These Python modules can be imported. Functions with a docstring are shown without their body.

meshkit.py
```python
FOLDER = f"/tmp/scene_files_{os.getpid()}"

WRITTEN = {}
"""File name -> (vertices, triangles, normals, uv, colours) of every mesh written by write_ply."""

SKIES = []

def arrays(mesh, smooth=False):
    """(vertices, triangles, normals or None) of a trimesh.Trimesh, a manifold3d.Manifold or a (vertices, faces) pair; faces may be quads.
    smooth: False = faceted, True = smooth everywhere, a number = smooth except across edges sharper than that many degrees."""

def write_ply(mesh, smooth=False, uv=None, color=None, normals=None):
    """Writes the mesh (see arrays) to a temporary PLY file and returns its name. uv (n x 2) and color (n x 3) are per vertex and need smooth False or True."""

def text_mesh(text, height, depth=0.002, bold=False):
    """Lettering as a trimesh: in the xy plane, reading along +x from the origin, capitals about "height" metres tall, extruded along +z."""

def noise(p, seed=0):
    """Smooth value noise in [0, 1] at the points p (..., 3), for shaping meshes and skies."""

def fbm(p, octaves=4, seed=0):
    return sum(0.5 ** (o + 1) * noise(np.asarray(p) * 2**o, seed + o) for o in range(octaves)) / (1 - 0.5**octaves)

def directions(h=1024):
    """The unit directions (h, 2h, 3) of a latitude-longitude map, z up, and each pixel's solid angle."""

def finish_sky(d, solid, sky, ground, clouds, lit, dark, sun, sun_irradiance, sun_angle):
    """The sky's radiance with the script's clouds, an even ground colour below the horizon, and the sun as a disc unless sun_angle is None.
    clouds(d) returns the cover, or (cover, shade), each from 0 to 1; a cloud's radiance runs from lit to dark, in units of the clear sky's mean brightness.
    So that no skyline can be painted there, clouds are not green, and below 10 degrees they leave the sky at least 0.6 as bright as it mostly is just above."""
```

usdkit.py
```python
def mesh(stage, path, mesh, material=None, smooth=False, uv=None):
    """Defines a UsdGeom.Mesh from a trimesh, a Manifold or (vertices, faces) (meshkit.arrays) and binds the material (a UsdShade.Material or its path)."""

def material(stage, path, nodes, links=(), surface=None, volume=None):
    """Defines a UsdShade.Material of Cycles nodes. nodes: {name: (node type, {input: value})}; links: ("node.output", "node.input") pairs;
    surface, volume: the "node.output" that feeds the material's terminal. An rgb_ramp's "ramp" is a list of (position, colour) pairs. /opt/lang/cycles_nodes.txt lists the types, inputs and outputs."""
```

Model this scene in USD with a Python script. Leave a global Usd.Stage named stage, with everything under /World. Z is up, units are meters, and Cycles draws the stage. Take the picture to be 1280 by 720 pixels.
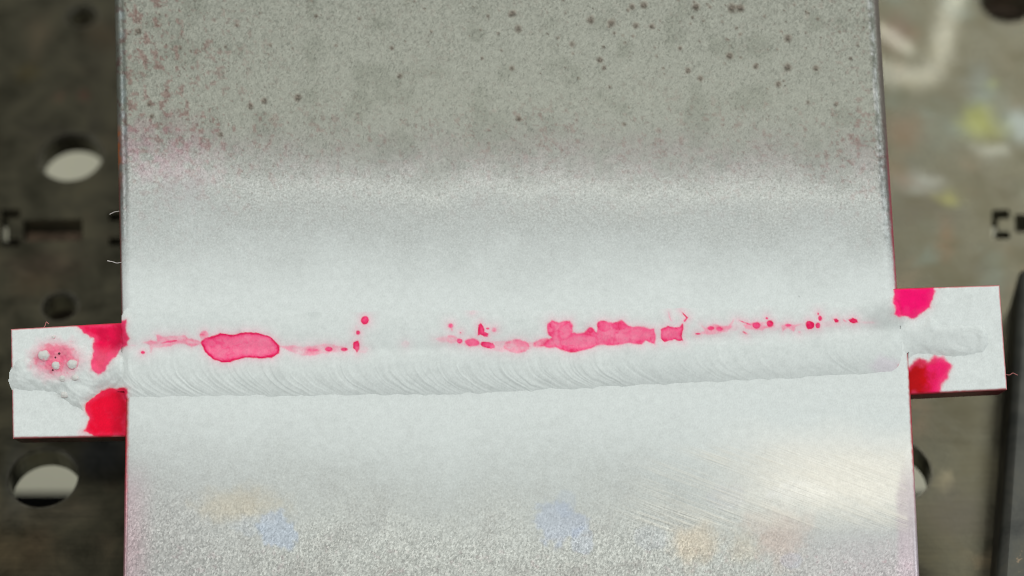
import math
import numpy as np
import trimesh
import shapely
from shapely.geometry import Polygon, Point, box as sbox
from shapely.ops import unary_union
import usdkit
import meshkit
from pxr import Usd, UsdGeom, UsdLux, UsdShade, Gf, Sdf, Vt

stage = Usd.Stage.CreateInMemory()
UsdGeom.SetStageUpAxis(stage, UsdGeom.Tokens.z)
UsdGeom.SetStageMetersPerUnit(stage, 1.0)
UsdGeom.Xform.Define(stage, '/World')
UsdGeom.Scope.Define(stage, '/World/Looks')

# ------------------------------------------------------------------ camera
F_PX, PW, PH = 3000.0, 1280.0, 720.0          # focal length and frame in photograph pixels
CAM_TILT = math.radians(37.0)                 # camera looks down, 37 degrees off the vertical
PLATE_TILT = math.radians(28.0)               # the coupon is propped up at its far end
THICK = 0.010                                 # plate thickness
P0 = np.array([0.0, 0.0, 0.0445])             # middle of the coupon's upper face
DIST = 0.46
VIEW = np.array([0.0, math.sin(CAM_TILT), -math.cos(CAM_TILT)])
CUP = np.array([0.0, math.cos(CAM_TILT), math.sin(CAM_TILT)])
CAM = P0 - VIEW * DIST
cam = UsdGeom.Camera.Define(stage, '/World/camera')
cam.AddTranslateOp().Set(Gf.Vec3d(*CAM))
cam.AddRotateXOp().Set(math.degrees(CAM_TILT))
cam.CreateHorizontalApertureAttr(36.0)
cam.CreateFocalLengthAttr(36.0 * F_PX / PW)
cam.CreateFStopAttr(7.0)
cam.CreateFocusDistanceAttr(0.458)
cam.CreateExposureAttr(0.0)

# ------------------------------------------------------------------ lamps (workshop ceiling fixtures, plus added unseen back and side lights)
def rect_light(name, pos, target, w, h, intensity, color):
    l = UsdLux.RectLight.Define(stage, '/World/' + name)
    pos, target = np.asarray(pos, float), np.asarray(target, float)
    z = pos - target
    z /= np.linalg.norm(z)
    x = np.cross([0, 1, 0.001], z)
    x /= np.linalg.norm(x)
    y = np.cross(z, x)
    l.AddTransformOp().Set(Gf.Matrix4d(*x, 0, *y, 0, *z, 0, *pos, 1))
    l.CreateWidthAttr(w)
    l.CreateHeightAttr(h)
    l.CreateIntensityAttr(intensity)
    l.CreateColorAttr(Gf.Vec3f(*color))
    l.CreateNormalizeAttr(False)

rect_light('ceiling_lamp', (0.1, -0.55, 1.9), (0, 0, 0), 1.5, 0.17, 24.5, (1.0, 0.99, 0.96))
rect_light('ceiling_lamp_001', (0.95, 1.6, 2.0), (0.1, 0, 0), 0.7, 0.5, 10.0, (1.0, 0.98, 0.92))
rect_light('ceiling_lamp_002', (0.6, 2.7, 2.2), (0, 0, 0), 1.4, 0.4, 9.0, (1.0, 0.98, 0.94))  # unseen lamp added behind, grazing to bring out the weld ripples
rect_light('added_side_light', (2.1, -0.4, 1.1), (0, 0, 0), 0.9, 1.0, 8.0, (0.92, 0.97, 1.0))  # unseen light added at the right to brighten the rolled edge
rect_light('added_side_light_001', (-2.1, -0.5, 1.2), (0, 0, 0), 0.9, 1.0, 7.0, (0.96, 0.99, 1.0))  # unseen light added at the left to lift the plate's left edge

# ------------------------------------------------------------------ geometry of the view, in metres
def ray(px, py):
    px, py = np.asarray(px, float), np.asarray(py, float)
    a, b = (px - PW / 2) / F_PX, (PH / 2 - py) / F_PX
    return np.stack([a, b * CUP[1] + VIEW[1], b * CUP[2] + VIEW[2]], -1)

EV = np.array([0.0, math.cos(PLATE_TILT), math.sin(PLATE_TILT)])
EN = np.array([0.0, -math.sin(PLATE_TILT), math.cos(PLATE_TILT)])

def uv_of(px, py, w=0.0):
    """where the photograph's point lies on the coupon's plane (w metres above its upper face): local x, y"""
    d = ray(px, py)
    t = ((P0 + EN * w - CAM) @ EN) / (d @ EN)
    p = CAM + d * t[..., None] - P0
    return np.stack([p[..., 0], p @ EV], -1)

def on_table(px, py, z=0.0):
    d = ray(px, py)
    t = (z - CAM[2]) / d[..., 2]
    return (CAM + d * t[..., None])[..., :2]

def pix(u, v, w=0.0):
    p = P0 + np.stack([u, v * EV[1] + w * EN[1], v * EV[2] + w * EN[2]], -1) - CAM
    dep = p @ VIEW
    return PW / 2 + F_PX * p[..., 0] / dep, PH / 2 - F_PX * (p @ CUP) / dep

MM = 0.001
def lin(r, g, b):
    c = np.array([r, g, b], float) / 255
    return np.where(c <= 0.04045, c / 12.92, ((c + 0.055) / 1.055) ** 2.4)

def sst(a, b, x):
    t = np.clip((x - a) / (b - a), 0, 1)
    return t * t * (3 - 2 * t)

def nz(x, y, s, octs=3, seed=0):
    """smooth noise in -1..1 with features about s photograph pixels (or other units) across"""
    p = np.stack([np.asarray(x) / s, np.asarray(y) / s, np.full(np.shape(x), 7.3 + seed * 3.1)], -1)
    return meshkit.fbm(p, octs, seed) * 2 - 1

def sdf(x, y, poly):
    """distance to a polygon's edge, positive inside"""
    p = np.asarray(poly, float)
    q = np.roll(p, -1, 0)
    d2 = np.full(np.shape(x), 1e18)
    inside = np.zeros(np.shape(x), bool)
    for (x0, y0), (x1, y1) in zip(p, q):
        ex, ey = x1 - x0, y1 - y0
        t = np.clip(((x - x0) * ex + (y - y0) * ey) / (ex * ex + ey * ey + 1e-12), 0, 1)
        d2 = np.minimum(d2, (x - x0 - t * ex) ** 2 + (y - y0 - t * ey) ** 2)
        c = ((y0 > y) != (y1 > y)) & (x < ex * (y - y0) / (ey if abs(ey) > 1e-9 else 1e-9) + x0)
        inside ^= c
    d = np.sqrt(d2)
    return np.where(inside, d, -d)

# ------------------------------------------------------------------ scene helpers
def tag(prim, label=None, cat=None, group=None, kind=None):
    for k, v in (('label', label), ('category', cat), ('group', group), ('kind', kind)):
        if v:
            prim.SetCustomDataByKey(k, v)
    return prim

used = {}
def numbered(parent, name):
    k = used.get((parent, name), 0)
    used[(parent, name)] = k + 1
    return f'{parent}/{name}' + (f'_{k:03d}' if k else '')

def thing(name, loc=(0, 0, 0), rx=0.0):
    x = UsdGeom.Xform.Define(stage, numbered('/World', name))
    x.AddTranslateOp().Set(Gf.Vec3d(*map(float, loc)))
    if rx:
        x.AddRotateXOp().Set(math.degrees(rx))
    return x.GetPrim()

def obj(name, mesh, mat, parent=None, smooth=False, **attrs):
    base = str(parent.GetPath()) if parent else '/World'
    m = usdkit.mesh(stage, numbered(base, name), mesh, mat, smooth)
    set_attrs(m, **attrs)
    return m.GetPrim()

def set_attrs(m, **attrs):
    if 'col' in attrs and 'scr' in attrs and 'bare' not in attrs:
        attrs['bare'] = attrs['col']
    for k, a in attrs.items():
        a = np.asarray(a, np.float32)
        api = UsdGeom.PrimvarsAPI(m)
        if a.ndim == 2:
            api.CreatePrimvar(k, Sdf.ValueTypeNames.Color3fArray, 'vertex').Set(Vt.Vec3fArray.FromNumpy(a))
        else:
            api.CreatePrimvar(k, Sdf.ValueTypeNames.FloatArray, 'vertex').Set(Vt.FloatArray.FromNumpy(a))

def raw(name, v, f, n, mat, parent, **attrs):
    """a mesh from a cut-out of faces f of a bigger surface, with that surface's own normals"""
    keep = np.unique(f)
    idx = np.full(len(v), -1)
    idx[keep] = np.arange(len(keep))
    m = UsdGeom.Mesh.Define(stage, numbered(str(parent.GetPath()), name))
    m.CreatePointsAttr(Vt.Vec3fArray.FromNumpy(v[keep].astype(np.float32)))
    m.CreateFaceVertexCountsAttr(Vt.IntArray.FromNumpy(np.full(len(f), 3, np.int32)))
    m.CreateFaceVertexIndicesAttr(Vt.IntArray.FromNumpy(idx[f].astype(np.int32).ravel()))
    m.CreateSubdivisionSchemeAttr('none')
    m.CreateNormalsAttr(Vt.Vec3fArray.FromNumpy(n[keep].astype(np.float32)))
    m.SetNormalsInterpolation('vertex')
    UsdShade.MaterialBindingAPI.Apply(m.GetPrim()).Bind(mat)
    set_attrs(m, **{k: np.asarray(a)[keep] for k, a in attrs.items()})
    return m.GetPrim()

def normals(v, f):
    n = np.zeros_like(v)
    c = np.cross(v[f[:, 1]] - v[f[:, 0]], v[f[:, 2]] - v[f[:, 0]])
    for k in range(3):
        np.add.at(n, f[:, k], c)
    return n / np.maximum(np.linalg.norm(n, axis=1, keepdims=True), 1e-30)

def grid_faces(ny, nx):
    """rows run down the picture (y falls), columns to the right: faces look up"""
    i = np.arange(ny * nx).reshape(ny, nx)
    a, b, c, d = i[:-1, :-1].ravel(), i[:-1, 1:].ravel(), i[1:, 1:].ravel(), i[1:, :-1].ravel()
    return np.vstack([np.stack([a, d, c], 1), np.stack([a, c, b], 1)])

# ------------------------------------------------------------------ materials
def mat(name, nodes, links, surface='p.BSDF'):
    return usdkit.material(stage, '/World/Looks/' + name, nodes, links, surface=surface)

# bare mill-scale steel under a sprayed coat of white developer: vertex attributes say where the coat, the dye and the stains lie
M_coat = mat('developer_on_steel', {
    'col': ('attribute', {'attribute': 'col'}),
    'cov': ('attribute', {'attribute': 'cov'}),
    'bare': ('attribute', {'attribute': 'bare'}),
    'wet': ('attribute', {'attribute': 'wet'}),
    'drop': ('noise_texture', {'scale': 2300.0, 'detail': 2.0, 'roughness': 0.7}),
    'd0': ('math', {'math_type': 'subtract', 'value2': 0.5}),
    'cinv': ('math', {'math_type': 'subtract', 'value1': 1.0}),
    'cc': ('math', {'math_type': 'multiply'}),
    'dd': ('math', {'math_type': 'multiply'}),
    'dm': ('math', {'math_type': 'multiply', 'value2': 2.5}),
    'cp': ('math', {'math_type': 'power', 'value2': 1.2}),
    'cs': ('math', {'math_type': 'add', 'use_clamp': True}),
    'base': ('mix', {'mix_type': 'mix'}),
    'scr': ('attribute', {'attribute': 'scr'}),
    'tc': ('texture_coordinate', {}),
    'mapr': ('vector_rotate', {'rotate_type': 'z_axis', 'angle': 0.35}),
    'mapg': ('mapping', {'scale': (1, 0.6, 1)}),
    'grain': ('noise_texture', {'scale': 3600.0, 'detail': 2.0, 'roughness': 0.6}),
    'powder': ('noise_texture', {'scale': 3200.0, 'detail': 2.0, 'roughness': 0.7}),
    'mott': ('noise_texture', {'scale': 700.0, 'detail': 4.0, 'roughness': 0.65}),
    'rots': ('vector_rotate', {'rotate_type': 'z_axis', 'angle': 0.36}),
    'maps': ('mapping', {'scale': (45, 1500, 45)}),
    'line': ('noise_texture', {'scale': 1.0, 'detail': 3.0, 'roughness': 0.6, 'distortion': 0.15}),
    'lr': ('map_range', {'from_min': 0.42, 'from_max': 0.68, 'clamp': True}),
    'lm': ('math', {'math_type': 'multiply'}),
    # colour: speckle on the bare steel, a lighter one on the coat
    'amp': ('map_range', {'from_min': 0.0, 'from_max': 1.0, 'to_min': 0.42, 'to_max': 0.26}),
    'g0': ('math', {'math_type': 'subtract', 'value2': 0.5}),
    'm0': ('math', {'math_type': 'subtract', 'value2': 0.5}),
    'sum': ('math', {'math_type': 'add'}),
    'gm': ('math', {'math_type': 'multiply'}),
    'one': ('math', {'math_type': 'add', 'value2': 1.0}),
    'rgb': ('combine_color', {}),
    'mul': ('mix', {'mix_type': 'multiply', 'fac': 1.0}),
    'addl': ('mix', {'mix_type': 'mix', 'color2': tuple(lin(232, 228, 214))}),
    'lfac': ('math', {'math_type': 'multiply', 'value2': 0.55}),
    'met': ('map_range', {'from_min': 0.25, 'from_max': 0.95, 'to_min': 0.3, 'to_max': 0.0, 'clamp': True}),
    'rou': ('map_range', {'from_min': 0.3, 'from_max': 0.95, 'to_min': 0.36, 'to_max': 0.72, 'clamp': True}),
    'rw': ('math', {'math_type': 'multiply', 'value2': -0.25}),
    'spw': ('map_range', {'from_min': 0.0, 'from_max': 0.9, 'to_min': 0.3, 'to_max': 0.07, 'clamp': True}),
    'rsum': ('math', {'math_type': 'add', 'use_clamp': True}),
    'bs': ('map_range', {'from_min': 0.0, 'from_max': 1.0, 'to_min': 0.2, 'to_max': 0.12, 'clamp': True}),
    'gn': ('geometry', {}),
    'flk': ('voronoi_texture', {'scale': 4200.0}),
    'fc': ('vector_math', {'math_type': 'subtract', 'vector2': (0.5, 0.5, 0.5)}),
    'fs': ('vector_math', {'math_type': 'scale'}),
    'fa': ('vector_math', {'math_type': 'add'}),
    'fn': ('vector_math', {'math_type': 'normalize'}),
    'fstr': ('map_range', {'from_min': 0.4, 'from_max': 0.9, 'to_min': 0.11, 'to_max': 0.0, 'clamp': True}),
    'b1': ('bump', {'distance': 0.00007}),
    'b2': ('bump', {'distance': 0.00003, 'strength': 0.35}),
    'b3': ('bump', {'distance': 0.00006, 'strength': 0.6}),
    'p': ('principled_bsdf', {'specular_ior_level': 0.3}),
}, [('tc.object', 'mapr.vector'), ('mapr.vector', 'mapg.vector'), ('mapg.vector', 'grain.vector'), ('tc.object', 'powder.vector'), ('tc.object', 'mott.vector'),
    ('tc.object', 'rots.vector'), ('rots.vector', 'maps.vector'), ('maps.vector', 'line.vector'), ('line.fac', 'lr.value'), ('lr.result', 'lm.value1'), ('scr.fac', 'lm.value2'),
    ('cov.fac', 'amp.value'), ('grain.fac', 'g0.value1'), ('mott.fac', 'm0.value1'), ('g0.value', 'sum.value1'), ('m0.value', 'sum.value2'),
    ('sum.value', 'gm.value1'), ('amp.result', 'gm.value2'), ('gm.value', 'one.value1'),
    ('one.value', 'rgb.r'), ('one.value', 'rgb.g'), ('one.value', 'rgb.b'),
    ('tc.object', 'drop.vector'), ('drop.fac', 'd0.value1'), ('cov.fac', 'cinv.value2'), ('cov.fac', 'cc.value1'), ('cinv.value', 'cc.value2'), ('cc.value', 'dd.value1'), ('d0.value', 'dd.value2'), ('dd.value', 'dm.value1'),
    ('cov.fac', 'cp.value1'), ('cp.value', 'cs.value1'), ('dm.value', 'cs.value2'), ('cs.value', 'base.fac'), ('bare.color', 'base.color1'), ('col.color', 'base.color2'), ('base.color', 'mul.color1'), ('rgb.color', 'mul.color2'), ('mul.color', 'addl.color1'), ('lm.value', 'lfac.value1'), ('lfac.value', 'addl.fac'),
    ('addl.color', 'p.base_color'), ('cov.fac', 'met.value'), ('met.result', 'p.metallic'),
    ('wet.fac', 'spw.value'), ('spw.result', 'p.specular_ior_level'), ('cov.fac', 'rou.value'), ('wet.fac', 'rw.value1'), ('rou.result', 'rsum.value1'), ('rw.value', 'rsum.value2'), ('rsum.value', 'p.roughness'),
    ('mapg.vector', 'flk.vector'), ('flk.color', 'fc.vector1'), ('fc.vector', 'fs.vector1'), ('cov.fac', 'fstr.value'), ('fstr.result', 'fs.scale'), ('gn.normal', 'fa.vector1'), ('fs.vector', 'fa.vector2'), ('fa.vector', 'fn.vector1'), ('fn.vector', 'b1.normal'),
    ('cov.fac', 'bs.value'), ('bs.result', 'b1.strength'), ('grain.fac', 'b1.height'), ('powder.fac', 'b2.height'), ('b1.normal', 'b2.normal'),
    ('lm.value', 'b3.height'), ('b2.normal', 'b3.normal'), ('b3.normal', 'p.normal')])

M_table = mat('worn_table_steel', {
    'col': ('attribute', {'attribute': 'col'}),
    'pol': ('attribute', {'attribute': 'wet'}),
    'tc': ('texture_coordinate', {}),
    'n1': ('noise_texture', {'scale': 90.0, 'detail': 5.0, 'roughness': 0.65, 'distortion': 0.4}),
    'mp': ('mapping', {'rotation': (0, 0, 0.12), 'scale': (70, 1800, 70)}),
    'ln': ('noise_texture', {'scale': 1.0, 'detail': 3.0, 'roughness': 0.7}),
    'fine': ('noise_texture', {'scale': 900.0, 'detail': 3.0, 'roughness': 0.7}),
    'r': ('rgb_ramp', {'ramp': [(0.25, (0.55, 0.56, 0.54)), (0.5, (1, 0.98, 0.95)), (0.75, (1.35, 1.28, 1.15))]}),
    'lr': ('map_range', {'from_min': 0.3, 'from_max': 0.75, 'to_min': 0.88, 'to_max': 1.12}),
    'm1': ('mix', {'mix_type': 'multiply', 'fac': 1.0}),
    'lc': ('combine_color', {}),
    'm2': ('mix', {'mix_type': 'multiply', 'fac': 1.0}),
    'rr': ('map_range', {'from_min': 0.3, 'from_max': 0.7, 'to_min': 0.28, 'to_max': 0.52}),
    'rw': ('math', {'math_type': 'multiply', 'value2': -0.2}),
    'rs': ('math', {'math_type': 'add', 'use_clamp': True}),
    'b': ('bump', {'distance': 0.00004, 'strength': 0.5}),
    'p': ('principled_bsdf', {'metallic': 0.6}),
}, [('tc.object', 'n1.vector'), ('tc.object', 'mp.vector'), ('mp.vector', 'ln.vector'), ('tc.object', 'fine.vector'), ('n1.fac', 'r.fac'),
    ('col.color', 'm1.color1'), ('r.color', 'm1.color2'), ('ln.fac', 'lr.value'), ('lr.result', 'lc.r'), ('lr.result', 'lc.g'), ('lr.result', 'lc.b'),
    ('m1.color', 'm2.color1'), ('lc.color', 'm2.color2'), ('m2.color', 'p.base_color'), ('n1.fac', 'rr.value'),
    ('pol.fac', 'rw.value1'), ('rr.result', 'rs.value1'), ('rw.value', 'rs.value2'), ('rs.value', 'p.roughness'),
    ('fine.fac', 'b.height'), ('b.normal', 'p.normal')])

def plain(name, c, rough=0.5, metal=0.0, scale=300.0, var=0.35, bump=0.00005):
    a, b = np.asarray(c) * (1 - var), np.asarray(c) * (1 + var)
    return mat(name, {
        'tc': ('texture_coordinate', {}),
        'n': ('noise_texture', {'scale': scale, 'detail': 5.0, 'roughness': 0.65}),
        'r': ('rgb_ramp', {'ramp': [(0.3, tuple(a)), (0.7, tuple(b))]}),
        'b': ('bump', {'distance': bump, 'strength': 0.6}),
        'p': ('principled_bsdf', {'roughness': rough, 'metallic': metal}),
    }, [('tc.object', 'n.vector'), ('n.fac', 'r.fac'), ('r.color', 'p.base_color'), ('n.fac', 'b.height'), ('b.normal', 'p.normal')])

M_under = plain('dark_rib_steel', lin(72, 62, 52), 0.55, 0.5)
M_tab = plain('rusty_tab_steel', lin(92, 78, 64), 0.5, 0.5, 260, 0.8)
M_black = plain('black_painted_steel', lin(20, 20, 20), 0.6, 0.0)
M_conc = plain('pale_concrete', lin(196, 194, 172), 0.8, 0.0, 3.0, 0.12, 0.001)
M_block = plain('grey_steel', lin(110, 110, 105), 0.5, 0.6)
M_hole = plain('dark_pinhole', lin(70, 10, 26), 0.6)
M_fibre = plain('white_fibre', lin(220, 215, 210), 0.7, 0.0)
M_redfibre = plain('red_fibre', lin(190, 120, 115), 0.7, 0.0)

# ------------------------------------------------------------------ the setting: floor, table
FLOOR_Z = -0.76
fl = trimesh.creation.box([5.0, 5.0, 0.05])
fl.apply_translation([0, 0.6, FLOOR_Z - 0.025])
tag(obj('floor', fl, M_conc), 'pale concrete floor seen through the holes of the table', None, None, 'structure')

TT = 0.0064
def circ(px, py, dpx):
    c = on_table(px, py)
    e = on_table(px + dpx / 2, py)
    return Point(*c).buffer(abs(e[0] - c[0]), 48)

def tpoly(pts):
    return Polygon([tuple(on_table(*p)) for p in pts])

holes = [circ(89, 196, 78), circ(54, 597, 87), circ(103, 20, 37), circ(75, 383, 44), circ(1258, 4, 66), circ(1118, 588, 91)]
slot = tpoly([(29, 275), (103, 274), (103, 301), (29, 302)])
slot2 = tpoly([(1268, 268), (1345, 267), (1345, 290), (1269, 291)])
def bracket(x0, x1, y0, y1, k=6):     # the laser-cut relief on either side of a slot; x1 is where its arms end
    s = 1 if x1 > x0 else -1
    return unary_union([tpoly([(x0, y0), (x1, y0), (x1, y0 + k + 2), (x0, y0 + k + 2)]).buffer(0.0004), tpoly([(x0, y1 - k), (x1, y1 - k), (x1, y1), (x0, y1)]).buffer(0.0004),
                        tpoly([(x0, y0), (x0 + s * k * 0.55, y0), (x0 + s * k * 0.55, y1), (x0, y1)]).buffer(0.0004)])
brackets = [bracket(4, 23, 263, 306), bracket(158, 138, 267, 305), bracket(1242, 1260, 264, 297)]
outline = sbox(-0.24, -0.19, 0.24, 0.20)
shape = outline.difference(unary_union(holes + [slot, slot2] + brackets)).simplify(0.00005)

# the top is laid as narrow strips joined into one mesh so that its wear can be coloured point by point
import manifold3d as m3
top = trimesh.creation.extrude_polygon(shape, TT, engine='earcut')
top.apply_translation([0, 0, -TT])
mf = m3.Manifold(m3.Mesh(np.asarray(top.vertices, np.float32), np.asarray(top.faces, np.uint32)))
mf = mf.refine_to_length(0.0025)
mm = mf.to_mesh()
tv, tf = np.asarray(mm.vert_properties[:, :3], float), np.asarray(mm.tri_verts)
# chamfer of the hole rims: vertices are shared, flat shading keeps the sharp edge
d = np.stack([tv[:, 0] - CAM[0], tv[:, 1] - CAM[1], tv[:, 2] - CAM[2]], -1)
dep = d @ VIEW
TX, TY = PW / 2 + F_PX * d[:, 0] / dep, PH / 2 - F_PX * (d @ CUP) / dep
c = np.tile(lin(98, 97, 80), (len(tv), 1))
def blend(c, m, col):
    return c * (1 - m[:, None]) + np.asarray(col) * m[:, None]
c = blend(c, sst(0.0, 0.7, nz(TX, TY, 60, 4, 1)) * 0.75, lin(88, 84, 72))
c = blend(c, sst(0.1, 0.6, nz(TX, TY, 45, 3, 2)) * 0.4, lin(150, 126, 104))
c = blend(c, sst(460, 150, TX) * 0.62, lin(70, 68, 55))                       # left half painted darker, where less light reaches
c = blend(c, sst(0.0, 0.5, nz(TX, TY, 40, 3, 9)) * sst(900, 1100, TX) * sst(470, 300, TY) * 0.7, lin(108, 118, 108))
def spot(cx, cy, rx, ry, wob=0.5, seed=0):
    r = np.hypot((TX - cx) / rx, (TY - cy) / ry) + nz(TX, TY, 14, 2, seed) * wob
    return 0.62 * sst(1.5, 0.3, r)
for cx, cy, rx, ry, col, a in [(1222, 150, 18, 22, (158, 164, 84), .8), (1240, 165, 26, 12, (150, 156, 96), .6), (1184, 247, 15, 10, (158, 160, 92), .8), (1238, 104, 8, 8, (140, 150, 80), .6),
                               (1150, 228, 30, 12, (176, 184, 180), .6), (1240, 188, 22, 8, (190, 196, 186), .6), (1275, 155, 16, 20, (170, 184, 186), .6), (1225, 105, 18, 30, (120, 136, 138), .5),
                               (1182, 300, 8, 28, (132, 96, 66), .5), (1130, 230, 16, 8, (110, 78, 58), .6), (1130, 165, 30, 20, (132, 104, 86), .5), (1120, 40, 22, 22, (104, 74, 66), .7),
                               (35, 92, 16, 12, (110, 96, 52), .5), (105, 118, 8, 6, (150, 88, 80), .5), (75, 120, 8, 6, (126, 84, 74), .4), (130, 45, 26, 18, (76, 62, 44), .7),
                               (60, 330, 50, 18, (98, 76, 66), .5), (45, 355, 30, 14, (110, 92, 70), .5), (130, 570, 32, 30, (56, 66, 80), .75), (60, 165, 34, 8, (60, 58, 52), .7),
                               (118, 158, 8, 22, (70, 66, 60), .5), (1195, 640, 40, 30, (92, 88, 82), .7), (1240, 700, 30, 8, (170, 150, 116), .5), (1185, 600, 8, 10, (190, 180, 150), .5),
                               (20, 600, 14, 60, (110, 116, 114), .4), (60, 640, 70, 16, (120, 112, 96), .5), (20, 690, 60, 30, (120, 100, 70), .5)]:
    c = blend(c, spot(cx, cy, rx, ry, 0.5, int(cx)) * a, lin(*col))
# a paler, smoother J-shaped mark by the right edge of the plate
jx = np.array([(1092, 82), (1112, 92), (1138, 97), (1160, 93), (1172, 78), (1178, 55), (1184, 28), (1192, -5)], float)
dj = np.full(len(tv), 1e9)
for (x0, y0), (x1, y1) in zip(jx[:-1], jx[1:]):
    t = np.clip(((TX - x0) * (x1 - x0) + (TY - y0) * (y1 - y0)) / ((x1 - x0) ** 2 + (y1 - y0) ** 2), 0, 1)
    dj = np.minimum(dj, np.hypot(TX - x0 - t * (x1 - x0), TY - y0 - t * (y1 - y0)))
dj = dj + 5 * nz(TX, TY, 12, 3, 110)
jm = 0.55 * sst(24, 2, dj) * (0.75 + 0.5 * nz(TX, TY, 30, 3, 111))
jm = np.maximum(jm, 0.5 * sst(14, 3, np.abs((TX - 1120) * 0.62 - (TY - 50) * 0.78)) * sst(1155, 1135, TX) * sst(78, 60, TY) * sst(20, 35, TY))
c = blend(c, jm * 0.8, lin(178, 180, 168))
table = thing('welding_table', (0, 0, 0))
tag(table, 'worn dark steel welding table with round holes and laser-cut slots under the plate', 'table')
obj('table_top', (tv, tf), M_table, table, False, col=c, wet=jm)
M_rim = plain('bright_hole_rim', lin(96, 94, 84), 0.45, 0.6, 400, 0.5)
for h_ in holes:
    cx, cy, r_ = h_.centroid.x, h_.centroid.y, (h_.bounds[2] - h_.bounds[0]) / 2
    prof = np.array([(r_ + 0.0005, -0.0003), (r_ + 0.0004, 0.00006), (r_ + 0.0002, 0.00006), (r_ - 0.00012, -0.0004), (r_ - 0.00012, -0.0012), (r_ + 0.0005, -0.0003)])
    rim_ = trimesh.creation.revolve(prof, sections=72)
    rim_.apply_translation([cx, cy, 0])
    obj('hole_rim', rim_, M_rim, table, 30)
# ribs below, with the tabs that reach up into the slots
def bx(x0, x1, y0, y1, z0, z1):
    b = trimesh.creation.box([x1 - x0, y1 - y0, z1 - z0])
    b.apply_translation([(x0 + x1) / 2, (y0 + y1) / 2, (z0 + z1) / 2])
    return b
sy = (slot.bounds[1] + slot.bounds[3]) / 2
sy2 = (slot2.bounds[1] + slot2.bounds[3]) / 2
obj('rib', bx(-0.235, 0.235, sy - 0.0022, sy + 0.0022, -0.05, -TT - 0.0001), M_under, table)
for s, yy in ((slot, sy), (slot2, sy)):
    b = s.bounds
    obj('slot_tab', bx(b[0] + 0.0006, b[2] - 0.0006, sy - 0.0021, sy + 0.0021, -TT - 0.0001, -0.0034), M_tab, table)
a = on_table(54, 616, -0.09)
obj('cross_beam', bx(-0.235, 0.235, a[1] - 0.05, a[1], -0.13, -0.09), M_black, table)
yr = holes[2].bounds[3] + 0.003
obj('rib', bx(-0.235, 0.235, yr, yr + 0.0045, -0.045, -TT - 0.0001), M_under, table)
for sx in (-1, 1):
    for sy_ in (-0.17, 0.18):
        obj('leg', bx(sx * 0.22 - 0.018, sx * 0.22 + 0.018, sy_ - 0.018, sy_ + 0.018, FLOOR_Z, -TT - 0.0001), M_black, table)
    obj('beam_bracket', bx(sx * 0.22 - 0.003, sx * 0.22 + 0.003, a[1] - 0.03, a[1] - 0.02, -0.09, -TT - 0.0001), M_black, table)

# ------------------------------------------------------------------ the coupon
ORG = P0 - EN * THICK                       # middle of its lower face
coupon = thing('welded_plate', ORG, PLATE_TILT)
tag(coupon, 'steel weld test plate sprayed with white developer showing pink dye along its joint', 'welded plate')
W0 = THICK                                  # local height of the plates' upper face

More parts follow.
